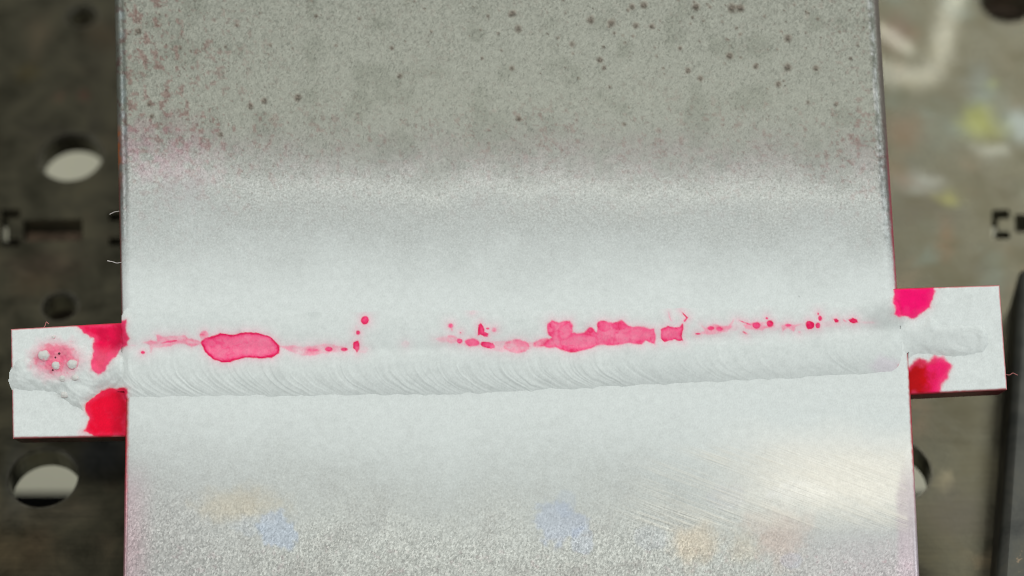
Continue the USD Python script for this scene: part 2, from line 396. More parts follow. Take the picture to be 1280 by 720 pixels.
DEV, BARE = lin(223, 230, 227), lin(119, 122, 112)
rng = np.random.default_rng(5)
pits = [(173, 38, 4.5), (313, 133, 4), (330, 126, 4), (640, 17, 5), (648, 36, 5), (640, 85, 3.5), (500, 95, 3.5), (372, 122, 5), (395, 20, 2.5), (490, 60, 3), (610, 20, 2.5), (648, 148, 4),
        (790, 8, 4), (805, 6, 5), (738, 25, 5), (764, 28, 5), (795, 32, 4), (815, 33, 4), (870, 8, 5), (915, 10, 6), (925, 10, 5), (985, 48, 5), (985, 84, 5), (912, 70, 5), (945, 83, 4), (875, 98, 4), (860, 88, 4),
        (1020, 85, 4), (1010, 128, 3), (973, 105, 4), (750, 75, 4), (755, 85, 3), (715, 55, 4), (780, 155, 3), (1045, 130, 3), (850, 60, 3), (275, 168, 3.5), (225, 60, 2.5), (186, 130, 3), (190, 145, 3)]
for _ in range(120):
    x = rng.uniform(680, 1090) if rng.random() < 0.65 else rng.uniform(160, 680)
    pits.append((x, rng.uniform(-10, 150) * rng.uniform(0.3, 1.0), rng.uniform(1.0, 2.4)))

def plate(name, corners, radii, colour, split=()):
    """corners TL, TR, BR, BL in photograph pixels; radii (left, right) of the rolled edges in mm"""
    q = np.array([uv_of(*p) for p in corners])
    wid, hei = np.linalg.norm(q[1] - q[0]), np.linalg.norm(q[3] - q[0])
    rl, rr = radii[0] * MM, radii[1] * MM
    edge = lambda r: r * (1 - np.cos(np.linspace(0, np.pi / 2, 11)))[1:]
    el, er = np.concatenate([[0], edge(rl)]), np.concatenate([[0], edge(rr)])
    mid = np.linspace(rl, wid - rr, int((wid - rl - rr) / (0.30 * MM)))[1:-1]
    s = np.concatenate([el, mid, (wid - er)[::-1]]) / wid
    t = np.linspace(0, 1, int(hei / (0.30 * MM)))
    S, T = np.meshgrid(s, t)
    uv = ((1 - S) * (1 - T))[..., None] * q[0] + (S * (1 - T))[..., None] * q[1] + (S * T)[..., None] * q[2] + ((1 - S) * T)[..., None] * q[3]
    dl, dr = S * wid, (1 - S) * wid
    rnd = lambda dd, r: np.where(dd < r, -r + np.sqrt(np.maximum(r * r - (r - dd) ** 2, 0)), 0)
    w = rnd(dl, rl) + rnd(dr, rr)
    X, Y = pix(uv[..., 0], uv[..., 1])
    col, bare, cov, wet, scr, dz = colour(X, Y, dl / MM, dr / MM)
    w = w + dz
    ny, nx = S.shape
    v = np.concatenate([uv.reshape(-1, 2), (W0 + w).reshape(-1, 1)], 1)
    f = grid_faces(ny, nx)
    n = normals(v, f)
    at = dict(col=col.reshape(-1, 3), bare=bare.reshape(-1, 3), cov=cov.ravel(), wet=wet.ravel(), scr=scr.ravel())
    p = raw(name, v, f, n, M_coat, coupon, **at)
    # the sides and the lower face, closed on to the same border
    i = np.arange(ny * nx).reshape(ny, nx)
    ring = np.concatenate([i[0, :-1], i[:-1, -1], i[-1, :0:-1], i[:0:-1, 0]])
    up = v[ring]
    lo = up.copy()
    lo[:, 2] = 0.0
    k = len(ring)
    a, b = np.arange(k), np.roll(np.arange(k), -1)
    sides = np.vstack([np.stack([a, a + k, b + k], 1), np.stack([a, b + k, b], 1)])[:, ::-1]
    cap = np.stack([np.full(k, 2 * k), b + k, a + k], 1)[:, ::-1]
    sv = np.vstack([up, lo, lo.mean(0)[None]])
    body = trimesh.Trimesh(sv, np.vstack([sides, cap]), process=False)
    if body.face_normals[2 * k:, 2].mean() > 0:
        body.invert()
    e = np.full(k, 0.0)
    ecol = (bare * (1 - cov[..., None]) + col * cov[..., None]).reshape(-1, 3)[ring]
    ecol = np.vstack([ecol, ecol * 0 + lin(92, 78, 66) * 0.6 + ecol * 0.15, lin(92, 78, 66)[None]])
    ecov = np.concatenate([cov.ravel()[ring], np.full(k + 1, 0.3)])
    obj('side_face', (body.vertices, body.faces), M_coat, p, False, col=ecol, cov=ecov, wet=ecov * 0, scr=ecov * 0)
    return p

def mixc(c, m, col):
    return c * (1 - m[..., None]) + np.asarray(col) * m[..., None]

def upper_colour(X, Y, dl, dr):
    n1, n2, n3 = nz(X, Y, 60, 4, 3), nz(X, Y, 9, 3, 4), nz(X, Y, 4, 2, 5)
    cov = 0.6 * sst(165, 310, Y + 30 * n1 + 8 * n2 + 8 * n3 + 22 * sst(420, 160, X) - 8 * sst(600, 900, X)) + 0.4 * sst(245, 378, Y + 40 * n1 + 6 * n2)
    bare = np.tile(BARE, X.shape + (1,))
    bare = mixc(bare, sst(0.1, 0.5, nz(X, Y, 30, 3, 6)) * 0.35, lin(88, 92, 80))
    bare = mixc(bare, sst(120, 230, Y + 25 * n1) * 0.5, lin(112, 113, 112))
    # reddish-brown speckle, most of it towards the left edge and the foot of the bare area
    area = sst(400, 165, X) * 0.9 + 0.35 * sst(100, 160, Y) + 0.3 * sst(980, 1080, X)
    speck = sst(0.42, 0.6, nz(X, Y, 3.4, 2, 8) + 0.3 * n1) * np.clip(area + 0.25, 0, 1)
    bare = mixc(bare, speck * 0.55, lin(84, 58, 50))
    rust = sst(0.38 - 0.25 * np.clip(area, 0, 1), 0.62 - 0.2 * np.clip(area, 0, 1), nz(X, Y, 6.5, 3, 7) + 0.25 * n1) * np.clip(area + 0.15, 0, 1)
    bare = mixc(bare, rust * 0.6, lin(96, 62, 56))
    pink = (sst(330, 170, X) * sst(110, 200, Y) * sst(275, 200, Y) + 0.22 * sst(150, 190, Y) * sst(250, 205, Y)) * sst(-0.4, 0.5, n2 + n1)
    bare = mixc(bare, np.clip(pink, 0, 1) * 0.5, lin(124, 86, 98))
    dz = np.zeros(X.shape)
    for x, y, r in pits:
        r = r * 0.72
        k = (np.abs(X - x) < 3 * r + 3) & (np.abs(Y - y) < 3 * r + 3)
        if not k.any():
            continue
        dd = np.hypot(X[k] - x, (Y[k] - y)) / r + 0.35 * n3[k] + 0.2 * n2[k]
        hole = sst(1.3, 0.5, dd)
        bare[k] = mixc(bare[k], hole * 0.85, lin(60, 48, 36))
        bare[k] = mixc(bare[k], 0.35 * sst(1.9, 1.2, dd) * (1 - hole), lin(92, 76, 62))
        bare[k] = mixc(bare[k], 0.3 * sst(0.45, 0.2, dd), lin(126, 118, 106))
        dz[k] -= 0.05 * MM * hole * min(r / 3, 1.3)
    col = np.tile(DEV, X.shape + (1,))
    col = mixc(col, np.clip(pink, 0, 1) * 0.3, lin(200, 170, 180))
    # small grey and pink flecks in the coat
    fleck = sst(0.66, 0.74, nz(X, Y, 3.2, 2, 12)) * sst(0.15, 0.5, nz(X, Y, 40, 2, 13))
    col = mixc(col, fleck * 0.5, lin(150, 152, 150))
    # rolled edges: bluish bare line inside the left edge, rust and dye on the rim
    band = sst(2.6, 1.8, dl) * sst(0.5, 1.4, dl) * sst(215, 165, Y)
    bare = mixc(bare, band * 0.6 * sst(-0.3, 0.4, n2), lin(118, 132, 132))
    rim = sst(1.3, 0.15, dl) * sst(150, 166, Y) * sst(250, 185, Y) * sst(-0.4, 0.1, n2)
    rim2 = sst(0.75, 0.1, dl)
    rimr = sst(1.0, 0.1, dr + 0.2 * n3)
    for arr in (col, bare):
        arr[:] = mixc(arr, rim, lin(186, 104, 48))
        arr[:] = mixc(arr, rim2 * sst(205, 240, Y) * 0.9, lin(122, 60, 50))
        arr[:] = mixc(arr, rimr * sst(120, 260, Y) * 0.85, lin(208, 62, 92))
    bare = mixc(bare, sst(1.7, 0.9, dr) * sst(260, 120, Y) * 0.5, lin(134, 118, 112))
    worn = sst(2.9, 2.3, dr) * sst(1.5, 2.0, dr) * sst(-0.35, 0.25, n2 + 0.6 * n3) + 0.3 * sst(2.2, 1.6, dl) * sst(0.9, 1.3, dl) * sst(-0.1, 0.4, n2 + n3)  # highlight of the rolled edges, painted as a speckled paler band
    bare = mixc(bare, worn * 0.5, lin(214, 218, 216))
    edge = np.maximum(sst(2.4, 1.2, dl), sst(2.6, 1.4, dr)) * sst(370, 200, Y)
    cov = cov * (1 - 0.75 * edge)
    cov = cov * (1 - np.maximum(rim2, rimr) * 0.6)
    wet = np.zeros(X.shape)
    return col, bare, cov, wet, np.zeros(X.shape), dz

def lower_colour(X, Y, dl, dr):
    n1, n2, n3 = nz(X, Y, 70, 4, 23), nz(X, Y, 10, 3, 24), nz(X, Y, 4, 2, 25)
    fade = sst(500, 720, Y + 36 * n1 + 16 * n2 + 10 * n3 + 25 * sst(330, 180, X) - 40 * sst(800, 1050, X))
    cov = 1 - 0.74 * fade
    bare = np.tile(lin(150, 152, 145), X.shape + (1,))
    bare = mixc(bare, sst(0.05, 0.5, nz(X, Y, 34, 3, 26)) * 0.4, lin(124, 121, 114))
    bare = mixc(bare, sst(420, 165, X) * 0.5, lin(126, 120, 122))
    bare = mixc(bare, sst(930, 1090, X) * sst(630, 690, Y) * 0.6, lin(160, 144, 152))
    sp = sst(0.38, 0.6, nz(X, Y, 6, 3, 27)) * sst(655, 700, Y + 20 * n1) * (0.35 + 0.65 * sst(850, 1100, X))
    bare = mixc(bare, sp * 0.6, lin(150, 96, 110))
    col = np.tile(DEV, X.shape + (1,))
    # temper colours left by the heat
    def tint(cx, cy, rx, ry, colr, a, seed):
        r = np.hypot((X - cx) / rx, (Y - cy) / ry) + 0.8 * nz(X, Y, 26, 4, seed) + 0.3 * n2 + 0.2 * n3
        blue = colr[2] > colr[0]
        return (sst(1.1, 0.8, r) * a * 0.38 if blue else sst(1.4, 0.2, r) * a * 0.45), lin(*colr)
    for args in [(300, 633, 56, 24, (206, 186, 142), .75, 31), (345, 662, 24, 26, (150, 176, 214), .95, 32), (312, 655, 22, 12, (178, 192, 206), .6, 33), (700, 655, 30, 28, (154, 172, 208), .95, 34),
                 (706, 628, 12, 14, (166, 182, 206), .6, 35), (728, 676, 14, 14, (160, 176, 208), .7, 36), (815, 672, 20, 13, (150, 160, 178), .5, 37), (868, 680, 30, 24, (216, 186, 140), .75, 38), (930, 683, 22, 20, (206, 182, 142), .6, 39),
                 (975, 665, 38, 36, (206, 160, 138), .75, 40), (910, 622, 26, 16, (176, 180, 196), .6, 41), (1070, 600, 70, 30, (240, 226, 192), .6, 42), (1000, 612, 40, 14, (214, 224, 240), .7, 43), (990, 700, 14, 10, (160, 174, 204), .6, 44)]:
        m, cc = tint(*args)
        col = mixc(col, m * 0.8, cc)
        bare = mixc(bare, m * 0.8, cc)
        cov = cov * (1 - 0.2 * m)
    # dark wandering outline of the bluish islands
    r = np.abs(nz(X, Y, 46, 4, 51))
    bare = mixc(bare, sst(0.035, 0.0, r) * sst(640, 670, Y) * sst(620, 720, X) * sst(1080, 980, X) * 0.4, lin(120, 110, 104))
    # ground bright with a flap wheel, arcs of scratches running down to the right
    scr = sst(0.0, 0.35, np.minimum((Y - 548) / 60, (668 - Y) / 50) + 0.25 * n1) * sst(760, 900, X + (Y - 560) * 0.4) * (0.55 + 0.45 * sst(-0.2, 0.3, nz(X, Y, 60, 2, 52)))
    scr = scr * sst(0.0, 0.6, dr - 1.5)
    fl = sst(840, 1040, X + 20 * n1) * sst(515, 580, Y + 20 * n1) * sst(672, 612, Y + 24 * n1 + 8 * n2)  # ground area, with its sheen painted in as a paler colour
    col = mixc(col, fl * 0.75, lin(250, 247, 236))
    bare = mixc(bare, fl * 0.85, lin(246, 243, 230))
    cov = cov * (1 - 0.3 * np.clip(scr, 0, 1) * fl)
    fleck = sst(0.7, 0.76, nz(X, Y, 3.0, 2, 54)) * sst(0.2, 0.5, nz(X, Y, 40, 2, 55))
    col = mixc(col, fleck * 0.6, lin(130, 130, 128))
    # dye that ran down the sides
    riml = sst(1.0, 0.1, dl + 0.15 * n3)
    rimr = sst(0.7, 0.1, dr + 0.15 * n3)
    for arr in (col, bare):
        arr[:] = mixc(arr, riml * sst(720, 600, Y) * 0.95, lin(196, 16, 40))
        arr[:] = mixc(arr, riml * sst(600, 700, Y) * 0.8, lin(128, 86, 76))
        arr[:] = mixc(arr, sst(7, 0.5, dl) * sst(560, 620, Y) * 0.35, lin(186, 140, 156))
        arr[:] = mixc(arr, rimr * sst(690, 600, Y) * 0.9, lin(196, 24, 54))
        arr[:] = mixc(arr, sst(4.4, 3.0, dr - 0.3 * n2 - 1.2 * n1 + 2.2 * sst(620, 540, Y)) * sst(560, 620, Y) * 0.6, lin(196, 180, 188))
    cov = cov * (1 - np.maximum(riml, rimr) * 0.5)
    return col, bare, cov, np.zeros(X.shape), scr, np.zeros(X.shape)

up = plate('plate', [(138.5, -130), (1092.5, -130), (1127.5, 416), (150.5, 442)], (2.4, 2.8), upper_colour)
tag(up, 'upper plate, bare and pitted at the top')
low = plate('plate', [(157.5, 446), (1136, 420), (1154, 800), (152, 800)], (0.9, 1.2), lower_colour)
tag(low, 'lower plate with temper colours and grinding scratches')

# ------------------------------------------------------------------ dye shapes, traced as stains on the surface (photograph pixels)
def Z(x0, y0, k, pts):
    return [(x0 + a / k, y0 + b / k) for a, b in pts]
def ell(cx, cy, rx, ry, n=14, rot=0.0):
    a = np.linspace(0, 2 * np.pi, n, endpoint=False)
    ca, sa = math.cos(rot), math.sin(rot)
    return [(cx + rx * math.cos(t) * ca - ry * math.sin(t) * sa, cy + rx * math.cos(t) * sa + ry * math.sin(t) * ca) for t in a]
z1 = lambda p: Z(140, 370, 4.8, p)
z2 = lambda p: Z(380, 370, 4.8, p)
z3 = lambda p: Z(540, 370, 4.8, p)
z4 = lambda p: Z(760, 370, 3.368, p)
# (group, strength, polygon); strength: 1 deep magenta, 0.5 pale pink
STAINS = [
    (5, 0.34, z3([(10, 258), (130, 238), (200, 262), (300, 272), (420, 266), (600, 275), (650, 290), (600, 322), (420, 342), (300, 312), (200, 302), (100, 288)])),
    (7, 0.2, z4([(370, 150), (450, 122), (560, 114), (700, 108), (850, 114), (900, 108), (1050, 100), (1130, 115), (1050, 124), (880, 138), (700, 146), (560, 144), (400, 168)])),
    (0, 0.86, z1([(530, 280), (560, 250), (600, 240), (650, 222), (720, 232), (800, 215), (870, 218), (930, 235), (975, 265), (1010, 300), (1000, 345), (960, 375), (880, 378), (800, 375), (720, 395), (660, 402), (610, 385), (560, 340)])),
    (0, 0.6, z1(ell(556, 238, 30, 28))),
    (1, 0.52, z1([(190, 280), (230, 265), (270, 270), (265, 235), (280, 230), (300, 240), (440, 232), (460, 250), (520, 265), (540, 285), (480, 308), (440, 290), (380, 290), (330, 308), (250, 312), (235, 340), (225, 300)])),
    (1, 0.8, z1(ell(188, 340, 13, 11))), (1, 0.8, z1(ell(345, 275, 50, 8, rot=-0.15))), (1, 0.35, z1(ell(130, 298, 20, 8))),
    (2, 0.5, z1([(1000, 300), (1100, 295), (1150, 305), (1250, 285), (1330, 290), (1390, 305), (1415, 318), (1412, 335), (1350, 338), (1280, 350), (1180, 362), (1100, 350), (1050, 325)])),
    (2, 0.75, z2(ell(150, 320, 26, 16))), (2, 0.9, z2(ell(243, 322, 22, 12))), (2, 0.6, z2(ell(60, 325, 40, 14))),
    (3, 0.95, z2(ell(367, 148, 25, 26))), (3, 0.85, z2(ell(325, 222, 13, 14))), (3, 1.0, z2([(300, 275), (330, 265), (336, 295), (333, 320), (318, 342), (308, 325), (291, 315), (290, 292)])),
    (3, 0.25, z2(ell(348, 322, 40, 22))), (3, 0.3, z2(ell(315, 190, 10, 14))), (3, 0.16, z2(ell(610, 290, 28, 22))),
    (4, 0.7, z2(ell(880, 180, 17, 17))), (4, 0.6, z2(ell(888, 200, 6, 12))), (4, 0.9, z2(ell(940, 222, 5, 5))), (4, 0.3, z2(ell(1010, 100, 22, 16))), (4, 0.95, z2([(1045, 175), (1060, 162), (1080, 180), (1085, 215), (1110, 225), (1105, 248), (1080, 248), (1060, 235), (1042, 240)])),
    (4, 0.9, z2(ell(1103, 197, 12, 7))), (4, 0.62, z2(ell(1140, 203, 18, 18))),
    (5, 0.3, z2(ell(840, 262, 45, 22))), (5, 0.5, z2(ell(888, 262, 36, 28))), (5, 0.75, z2(ell(935, 273, 20, 18))), (5, 0.7, z2(ell(1010, 280, 48, 26, rot=0.1))), (5, 0.82, z2(ell(1103, 295, 46, 20, rot=0.25))), (5, 0.22, z2(ell(1165, 305, 40, 20))),
    (5, 0.56, z3(ell(510, 303, 82, 42))), (5, 0.58, z3(ell(668, 285, 68, 30, rot=-0.15))),
    (5, 0.68, z3([(640, 300), (690, 265), (715, 250), (690, 210), (690, 170), (720, 145), (760, 160), (790, 145), (830, 145), (850, 180), (840, 215), (870, 225), (910, 220), (940, 185), (965, 185), (985, 215), (990, 160), (1030, 145), (1090, 160), (1140, 145), (1180, 178), (1248, 183),
                  (1300, 195), (1333, 197), (1345, 240), (1335, 290), (1280, 270), (1262, 298), (1180, 285), (1100, 300), (1010, 295), (950, 320), (860, 345), (800, 335), (740, 312), (690, 315)])),
    (5, 0.64, z3(ell(880, 275, 120, 52, rot=-0.1))), (5, 0.62, z3(ell(1110, 255, 100, 40))), (5, 0.66, z3(ell(800, 215, 46, 55, rot=0.5))), (5, 0.6, z3(ell(1240, 235, 80, 45))), (5, 0.55, z3(ell(1060, 278, 110, 18, rot=-0.1))),
    (5, 0.74, z3(ell(1030, 182, 46, 34, rot=0.3))), (5, 0.75, z3(ell(1120, 180, 50, 26))), (5, 0.85, z3(ell(950, 205, 20, 20))), (5, 0.72, z3(ell(715, 205, 24, 42))),
    (5, 0.8, z4([(218, 140), (250, 125), (280, 132), (300, 130), (315, 115), (318, 140), (312, 170), (318, 192), (280, 185), (235, 195), (222, 180)])),
    (6, 0.5, z4([(255, 68), (262, 90), (270, 108), (262, 106), (256, 90)])), (6, 0.8, z4([(303, 60), (325, 80), (337, 92), (322, 112), (318, 106), (330, 93), (318, 80)])),
    (6, 0.5, z4([(370, 160), (400, 147), (388, 118), (410, 130), (440, 115), (470, 125), (505, 125), (530, 98), (522, 135), (500, 152), (450, 163), (400, 163)])), (6, 0.78, z4(ell(432, 136, 16, 10))), (6, 0.72, z4(ell(470, 140, 18, 12))), (6, 0.8, z4(ell(378, 160, 13, 5))),
    (7, 0.9, z4([(547, 102), (580, 112), (605, 120), (600, 125), (570, 114)])), (7, 0.55, z4([(565, 122), (600, 115), (660, 108), (690, 102), (702, 130), (650, 145), (580, 142)])),
    (7, 0.9, z4(ell(625, 125, 18, 14))), (7, 0.95, z4(ell(681, 118, 16, 15))), (7, 0.8, z4(ell(668, 95, 6, 6))), (7, 0.7, z4(ell(577, 156, 12, 5, rot=0.5))),
    (7, 0.5, z4([(725, 125), (750, 113), (785, 122), (815, 118), (790, 130), (782, 150), (755, 138), (735, 152)])), (7, 0.8, z4(ell(757, 124, 14, 7))), (7, 0.6, z4(ell(805, 153, 5, 4))),
    (8, 0.97, z4(ell(850, 123, 19, 18))), (8, 0.85, z4(ell(882, 125, 11, 13))), (8, 0.85, z4(ell(892, 95, 9, 12))), (8, 0.8, z4(ell(884, 76, 4, 6))),
    (8, 0.97, z4([(948, 98), (960, 94), (972, 104), (970, 113), (955, 114)])), (8, 0.9, z4([(1012, 102), (1030, 92), (1046, 100), (1052, 112), (1035, 118), (1018, 113)])), (8, 0.6, z4(ell(995, 105, 9, 3, rot=0.6))), (8, 0.28, z4(ell(1090, 113, 34, 6))),
]
RIM, MIDC, PALE = lin(232, 14, 88), lin(252, 84, 138), lin(252, 168, 192)
def dye(X, Y, stains, soft=1.0):
    """(colour, density 0..1, group) of the bled dye"""
    shp = X.shape
    X, Y = X.ravel(), Y.ravel()
    dens, grp = np.zeros(X.shape), np.full(X.shape, -1)
    colr = np.tile(PALE, (X.size, 1))
    wob = 1.9 * nz(X, Y, 8, 3, 60) + 0.5 * nz(X, Y, 2.6, 2, 62)
    inner = nz(X, Y, 11, 3, 61) + 0.5 * nz(X, Y, 3.2, 2, 63)
    strand = nz(X * 0.3, Y, 4.5, 3, 65)
    veins = sst(0.07, 0.0, np.abs(nz(X, Y, 17, 3, 64)))
    best = np.full(X.shape, -1e9)
    for g, s, poly in stains:
        p = np.asarray(poly)
        lo, hi = p.min(0) - 14, p.max(0) + 14
        k = np.nonzero((X > lo[0]) & (X < hi[0]) & (Y > lo[1]) & (Y < hi[1]))[0]
        if not len(k):
            continue
        size = min(hi - lo) - 28
        dd = sdf(X[k], Y[k], p) + wob[k] * min(1, size / 10)
        sw_ = 0.9 if s > 0.72 else 2.0
        body = sst(-sw_, sw_, dd)
        rim = sst(3.8, 1.0, dd) * ((0.5 + 0.5 * (s > 0.84)) if size > 15 else 0.25)
        tone = np.clip(s * 0.92 + (0.34 if s < 0.84 else 0.24) * inner[k] + 0.14 * veins[k] * (s > 0.45) + 0.3 * rim * (s > 0.5) - (0.24 if s > 0.84 and size > 15 else 0.12 if size > 15 else 0) * sst(2, 7, dd), 0.0, 1)
        cc = np.where(tone[:, None] > 0.75, MIDC + (RIM - MIDC) * ((tone - 0.75) / 0.25)[:, None], PALE + (MIDC - PALE) * (np.clip(tone / 0.75, 0, 1))[:, None])
        a = body * min(1, s * 1.55) * (1 if s > 0.65 else np.clip(0.85 + 0.3 * inner[k] + 0.55 * strand[k], 0.15, 1))
        halo = 0.5 * np.exp(-np.maximum(-dd, 0) / 4.2) * min(1, s * 1.2) * (1 - body)
        new = np.maximum(a, halo)
        m = a
        colr[k] = np.where((m > 0.02)[:, None], colr[k] * (1 - m[:, None]) + cc * m[:, None], colr[k])
        dens[k] = np.maximum(dens[k], new)
        w = (body > 0.5) & (s >= 0.3)
        grp[k[w]] = g
    return colr.reshape(shp + (3,)), dens.reshape(shp), grp.reshape(shp)

# ------------------------------------------------------------------ the weld: one surface of two passes that runs out on to the tabs
LEFT_TAB_W, RIGHT_TAB_W = -0.9, -0.5            # mm below the plates' face
def lerp(x, pts):
    p = np.array(pts)
    return np.interp(x, p[:, 0], p[:, 1])
yt = lambda x: lerp(x, [(100, 392), (165, 389), (350, 391), (500, 389), (700, 388), (900, 384), (1127, 374), (1160, 370)])
yg = lambda x: lerp(x, [(100, 436), (165, 434), (440, 440), (600, 436), (750, 432), (900, 424), (1060, 414), (1160, 410)])
yb = lambda x: lerp(x, [(100, 494), (165, 497), (350, 496), (560, 494), (700, 487), (850, 480), (1000, 473), (1100, 467), (1160, 462)])
SWIRL_L = [(6, 476), (9, 462), (16, 448), (40, 434), (62, 424), (92, 424), (112, 430), (122, 448), (135, 442), (150, 436), (165, 440), (165, 486), (146, 484), (128, 492), (112, 506), (106, 520), (88, 512), (72, 494), (40, 492), (12, 490)]
SWIRL_R = [(1105, 392), (1130, 398), (1150, 398), (1163, 388), (1176, 398), (1196, 402), (1228, 400), (1243, 412), (1244, 432), (1232, 446), (1200, 451), (1170, 449), (1150, 447), (1136, 458), (1105, 468)]

BEADS = [(55, 444, 7.6), (70, 457, 5.8), (90.5, 455, 7.6), (78, 473, 4.0), (94, 472, 4.0), (80, 493, 4.4), (66, 420.5, 2.4)]
def weld_height(X, Y):
    n1, n2, n3 = nz(X, Y, 40, 3, 70), nz(X, Y, 12, 3, 71), nz(X, Y, 3.5, 2, 72)
    ye = 2.2 * nz(X, X * 0, 16, 3, 73)
    t0, g0, b0 = yt(X) + ye, yg(X) + 1.5 * nz(X, X * 0, 22, 2, 74), yb(X) + 2.4 * nz(X, X * 0, 13, 3, 75)
    ta, tb = (Y - t0) / (g0 + 9 - t0), (Y - g0 + 4) / (b0 - g0 + 4)
    endl, endr = sst(128, 166, X + 0.10 * np.abs(Y - 450)), sst(1160, 1112, X)
    ha, hb = 0.36 * (1 - (2 * ta - 1) ** 2), 0.68 * (1 - np.abs(2 * tb - 0.96) ** 2.2)
    ha, hb = np.maximum(ha, -0.6), np.maximum(hb, -0.6)
    # ripples: crescents whose tail sweeps to the lower right
    tbc = np.clip(tb, -0.2, 1.2)
    ph = X - 44 * (np.maximum(tbc - 0.3, 0) / 0.7) ** 2.3 - 9 * (np.maximum(0.3 - tbc, 0) / 0.3) ** 2 + 3.0 * n1 + 1.2 * n2
    cusp = lambda q: np.abs(((q / 1.0) % 1) - 0.5) * 2
    coarse = nz(ph, ph * 0, 13, 2, 76)
    fine = nz(ph, ph * 0, 3.6, 2, 77)
    fade = sst(1050, 650, X) * 0.65 + 0.35
    rb = (0.08 * coarse + 0.05 * fine) * (0.75 + 0.9 * nz(X, Y, 55, 3, 85)) * sst(-0.05, 0.2, tb) * sst(1.08, 0.85, tb) * fade
    ridge = (1 - np.abs(nz(ph + 40, ph * 0, 11, 2, 86))) ** 4
    rb = rb + 0.065 * ridge * sst(-0.05, 0.2, tb) * sst(1.08, 0.85, tb) * fade
    pa = X + 60 * (np.clip(ta, 0, 1) - 0.5) ** 2 + 4 * n1
    ra = (0.035 * nz(pa, pa * 0, 17, 2, 78) + 0.02 * nz(pa, pa * 0, 4.5, 2, 79)) * sst(0, 0.25, ta) * sst(1, 0.8, ta)
    body = np.maximum(ha + ra, hb + rb)
    k = 0.25
    hmix = np.clip(0.5 + 0.5 * ((hb + rb) - (ha + ra)) / k, 0, 1)
    body = (ha + ra) * (1 - hmix) + (hb + rb) * hmix + k * hmix * (1 - hmix)
    body = body * endl * endr - (1 - endl) * 2.2 - (1 - endr) * 2.0
    # left tab: neck, fan and swirl
    dl_ = sdf(X, Y, SWIRL_L) + 2.2 * n2
    hl = LEFT_TAB_W - 0.35 + 1.15 * sst(-3, 18, dl_)
    rr = np.hypot((X - 40) / 1.0, (Y - 432) / 0.95)
    th = nz(rr, rr * 0, 6, 2, 80)
    r2 = np.hypot(X - 118, (Y - 452) * 0.9)
    sw = 0.13 * nz(rr + 3 * n1, rr * 0, 7, 2, 80) * sst(75, 55, X) + 0.15 * nz(r2 + 3 * n1, r2 * 0, 6, 2, 81) * sst(62, 85, X)
    hl = hl + sw * sst(1, 9, dl_) + 0.06 * n2 * sst(0, 8, dl_)
    dip = np.exp(-(((X - 70) / 22) ** 2 + ((Y - 447) / 15) ** 2))
    hl = hl - 0.45 * dip + 0.16 * dip * n3 + 0.12 * n2 * sst(-2, 8, dl_) + 0.05 * n3 * sst(-2, 8, dl_)
    for bx_, by_, br_ in BEADS:
        hl = hl + 0.06 * br_ * np.exp(-((X - bx_) ** 2 + (Y - by_) ** 2) / (1.5 * br_) ** 2)
    hl = hl + 0.5 * np.exp(-(((X - 142) / 20) ** 2 + ((Y - 461) / 24) ** 2))
    # ripples that fan out where the weld climbs on to the plate
    r3 = np.hypot(X - 230, (Y - 452) * 1.1)
    fan = 0.1 * nz(r3 + 2 * n1, r3 * 0, 5, 2, 82)
    f_ = sst(205, 165, X) * sst(118, 140, X)
    # right tab
    dr_ = sdf(X, Y, SWIRL_R) + 2.0 * n2
    hr = RIGHT_TAB_W - 0.35 + 0.85 * sst(-3, 18, dr_)
    q = np.hypot((X - 1208) / 1.6, Y - 425)
    hr = hr + (0.05 * nz(q + n1, q * 0, 3.5, 2, 83) - 0.2 * sst(16, 8, q)) * sst(0, 8, dr_) + 0.07 * n2 * sst(0, 8, dr_)
    r4 = np.hypot(X - 1060, (Y - 420) * 1.1)
    hr = hr + 0.05 * nz(r4 + 2 * n1, r4 * 0, 6, 2, 84) * sst(0, 8, dr_)
    h = np.maximum(body, np.where(X < 640, hl, hr)) + fan * f_ * sst(-0.5, 0.3, np.maximum(body, hl))
    return h + 0.012 * n3 + 0.03 * n2

wx, wy = np.arange(4, 1262, 1.0), np.arange(366, 526, 1.0)
X, Y = np.meshgrid(wx, wy)
Hm = weld_height(X, Y)
uv = uv_of(X, Y)
v = np.concatenate([uv.reshape(-1, 2), (W0 + Hm * MM).reshape(-1, 1)], 1)
f = grid_faces(*X.shape)
lx = lerp(Y, [(366, 149), (440, 151), (444, 157), (526, 157)])
rx = lerp(Y, [(366, 1125), (416, 1127), (420, 1136), (526, 1139)])
basew = np.where(X < lx, LEFT_TAB_W, np.where(X > rx, RIGHT_TAB_W, 0.0))
keepv = (Hm > basew - 0.12)
keepv &= ~((X < 11) & (Y < 440))
on_tab_l = (sdf(X, Y, [(14, 415), (160, 406), (160, 543), (16, 545)]) > 0) & (sdf(X, Y, SWIRL_L) > -4)
on_tab_l |= (np.abs(Y - 470) < 24) & (X < 40)
on_tab_r = (sdf(X, Y, [(1100, 363), (1248, 359), (1257, 485), (1100, 490)]) > 0) & (sdf(X, Y, SWIRL_R) > -4)
keepv &= np.where(X < lx, on_tab_l, np.where(X > rx, on_tab_r, True))
kf = keepv.ravel()[f].any(1)
f = f[kf]
n = normals(v, f)
dc, dd, dg = dye(X, Y, STAINS)
n2, n3 = nz(X, Y, 10, 3, 90), nz(X, Y, 3.5, 2, 91)
wcol = np.tile(lin(218, 225, 222), X.shape + (1,))
wcol = mixc(wcol, sst(0.2, 0.7, nz(X, Y, 30, 3, 92)) * 0.3, lin(196, 204, 201))
